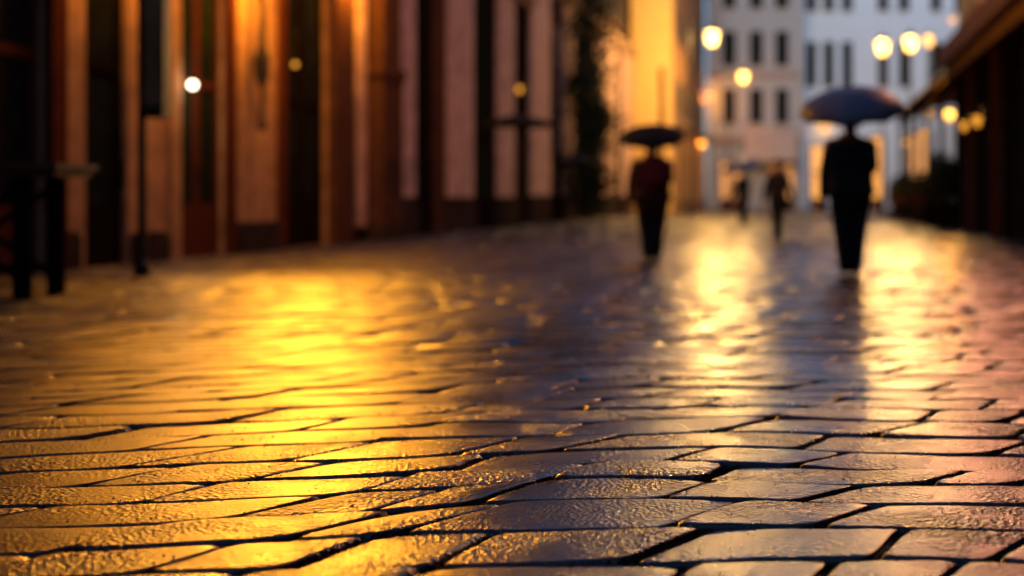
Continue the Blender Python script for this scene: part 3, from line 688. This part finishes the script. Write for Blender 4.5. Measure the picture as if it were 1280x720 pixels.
    m4 = Matrix.Translation((x, Y, 0))@Matrix.Rotation(heading, 4, 'Z')@Matrix.Diagonal((s*build, s, s, 1))
    return t, m4@hl
def umbrella(label, hand, apex, r, h, m, sag=.05):
    """from hand point up to apex; local z along the shaft"""
    hand = Vector(hand); apex = Vector(apex); ax = (apex-hand); Ls = ax.length
    t = thing('umbrella', label, 'umbrella', hand)
    t.rotation_mode = 'QUATERNION'; t.rotation_quaternion = ax.to_track_quat('Z', 'Y')
    n = 8; rings = 7; per = 4; vs = []; fs = []; K = n*per
    for i in range(rings+1):
        q = i/rings; rr = r*math.sin(q*math.pi/2*0.98)/math.sin(math.pi/2*.98); zz = Ls-h*(1-math.cos(q*math.pi/2))
        for k in range(K):
            a_ = 6.28318*k/K; fr = abs(((k % per)/per)-.5)*2   # 1 on a rib
            sc = 1-.055*(1-fr**2)*q; lift = .06*r*(1-fr**2)*q**2
            vs.append((max(1e-3, rr*sc)*math.cos(a_), max(1e-3, rr*sc)*math.sin(a_), zz+lift*(-.3 if q < .7 else .6)))
    for i in range(rings):
        for k in range(K): fs.append((i*K+k, i*K+(k+1) % K, (i+1)*K+(k+1) % K, (i+1)*K+k))
    o = MB().add(vs, fs).build('canopy', m, t, smooth=True); md = o.modifiers.new('s', 'SOLIDIFY'); md.thickness = .004
    MB().tube([(0,0,-.02), (0,0,Ls+.07)], [.006, .005], 8).build('shaft', iron, t)
    MB().tube([(0,0,.05), (0,0,-.10), (.015,0,-.14), (.045,0,-.15), (.065,0,-.12)], .013, 8).build('handle', wood_dark, t)
    rb_ = MB()
    for k in range(n):
        a_ = 6.28318*k/n; c, s_ = math.cos(a_), math.sin(a_)
        pts = []
        for q in (0, .35, .7, 1): pts.append((r*math.sin(q*math.pi/2)*c, r*math.sin(q*math.pi/2)*s_, Ls-h*(1-math.cos(q*math.pi/2))-.012))
        rb_.tube(pts, .003, 4); rb_.tube([(0, 0, Ls-h-.12), (r*.5*c, r*.5*s_, Ls-h*.2-.02)], .0025, 4)
    rb_.build('ribs', iron, t)
# main walker
t1, hp = person('person in a long black coat walking away under the slate blue umbrella', .48, 15.7, 1.78, R(4), .22, coat_m, trouser_m, coat_hem=.66, hand=(.09, .25, 1.22), rest=(-.22, .06, .80), build=1.3)
umbrella('slate blue domed umbrella held over the person in the long black coat', hp, (.495, 15.82, 2.05), .60, .31, umb_blue)
p = px(815, 322, 19.5)
t2, hp = person('person in a maroon jacket with dark trousers and a red bag on the back', p[0], 19.5, 1.64, R(10), .08, jacket_r, trouser_m, coat_hem=.62, hand=(.07, .25, 1.22), rest=(-.22, .08, .80), build=1.4)
umbrella('flat black umbrella held by the person with the red bag', hp, (p[0]+.0, 19.56, 1.78), .46, .15, umb_black)
bk = thing('backpack', 'red backpack worn by the person under the flat black umbrella', 'backpack', (p[0]+.02, 19.5, 1.02), R(10))
bg_ = bmesh.new(); bmesh.ops.create_cube(bg_, size=1); bmesh.ops.scale(bg_, vec=(.30, .16, .42), verts=bg_.verts)
bmesh.ops.bevel(bg_, geom=bg_.edges[:], offset=.06, segments=4, affect='EDGES')
me = bpy.data.meshes.new('pack'); bg_.to_mesh(me); bg_.free(); me.materials.append(red_bag)
o = bpy.data.objects.new('pack', me); COL.objects.link(o); o.parent = bk; o.location = (0, -.21, .17)
MB().box(-.10, .10, -.325, -.288, .02, .2).build('pocket', red_bag, bk)
for sx in (-1, 1): MB().tube([(sx*.1,-.13,.34), (sx*.11,.0,.42), (sx*.12,.10,.36), (sx*.12,.13,.15)], .014).build('strap', red_bag, bk)
p = px(929, 281, 44)
t3, hp = person('distant person in dark clothes walking away under a small blue umbrella', p[0], 44, 1.74, R(-4), .5, coat_b, trouser_m, hand=(.12, .22, 1.25))
umbrella('small dark blue umbrella held by the distant person on the left', hp, (p[0]-.02, 44.1, 1.98), .66, .24, umb_blue)
p = px(972, 302, 28)
t4, hp = person('bareheaded person in dark clothes walking away between the two blue umbrellas', p[0], 28, 1.62, R(3), .5, coat_b, trouser_m, hand=(.33, .05, .82), coat_hem=.8)

# ------------------------------------------------------------------ light, camera
w = bpy.data.worlds.new('World'); scene.world = w; w.use_nodes = True
nt = w.node_tree; bg = nt.nodes['Background']
sky = nt.nodes.new('ShaderNodeTexSky'); sky.sky_type = 'NISHITA'; sky.sun_disc = False
SE = R(14.0); SA = R(180.8)
sky.sun_elevation = SE; sky.sun_rotation = SA; sky.air_density = 1.0; sky.dust_density = 1.0; sky.ozone_density = 6.0
nt.links.new(sky.outputs['Color'], bg.inputs['Color']); bg.inputs['Strength'].default_value = 0.066
sl = bpy.data.lights.new('sun', 'SUN'); sl.energy = 0.36; sl.angle = R(12); sl.color = (.94, .97, 1)
so = bpy.data.objects.new('sun', sl); COL.objects.link(so)
d = Vector((math.sin(SA)*math.cos(SE), math.cos(SA)*math.cos(SE), math.sin(SE)))
so.rotation_euler = (-d).to_track_quat('-Z', 'Y').to_euler(); so.location = d*60
cam = bpy.data.cameras.new('camera'); co = bpy.data.objects.new('camera', cam); COL.objects.link(co)
co.location = (0, 0, CH); co.rotation_euler = (R(90), 0, 0)
cam.sensor_width = 36; cam.lens = 36*F/1280
cam.shift_x = -(VX-640)/1280; cam.shift_y = -(360-HY)/1280
cam.clip_end = 2000; cam.clip_start = .05
cam.dof.use_dof = True; cam.dof.focus_distance = 4.2; cam.dof.aperture_fstop = 1.2
scene.camera = co
scene.view_settings.view_transform = 'Standard'; scene.view_settings.look = 'None'
scene.view_settings.exposure = 1.32; scene.view_settings.gamma = 1
scene.render.engine = 'CYCLES'
cy = scene.cycles; cy.use_denoising = True; cy.max_bounces = 6; cy.diffuse_bounces = 3; cy.glossy_bounces = 3
cy.sample_clamp_indirect = 6; cy.caustics_reflective = False; cy.caustics_refractive = False
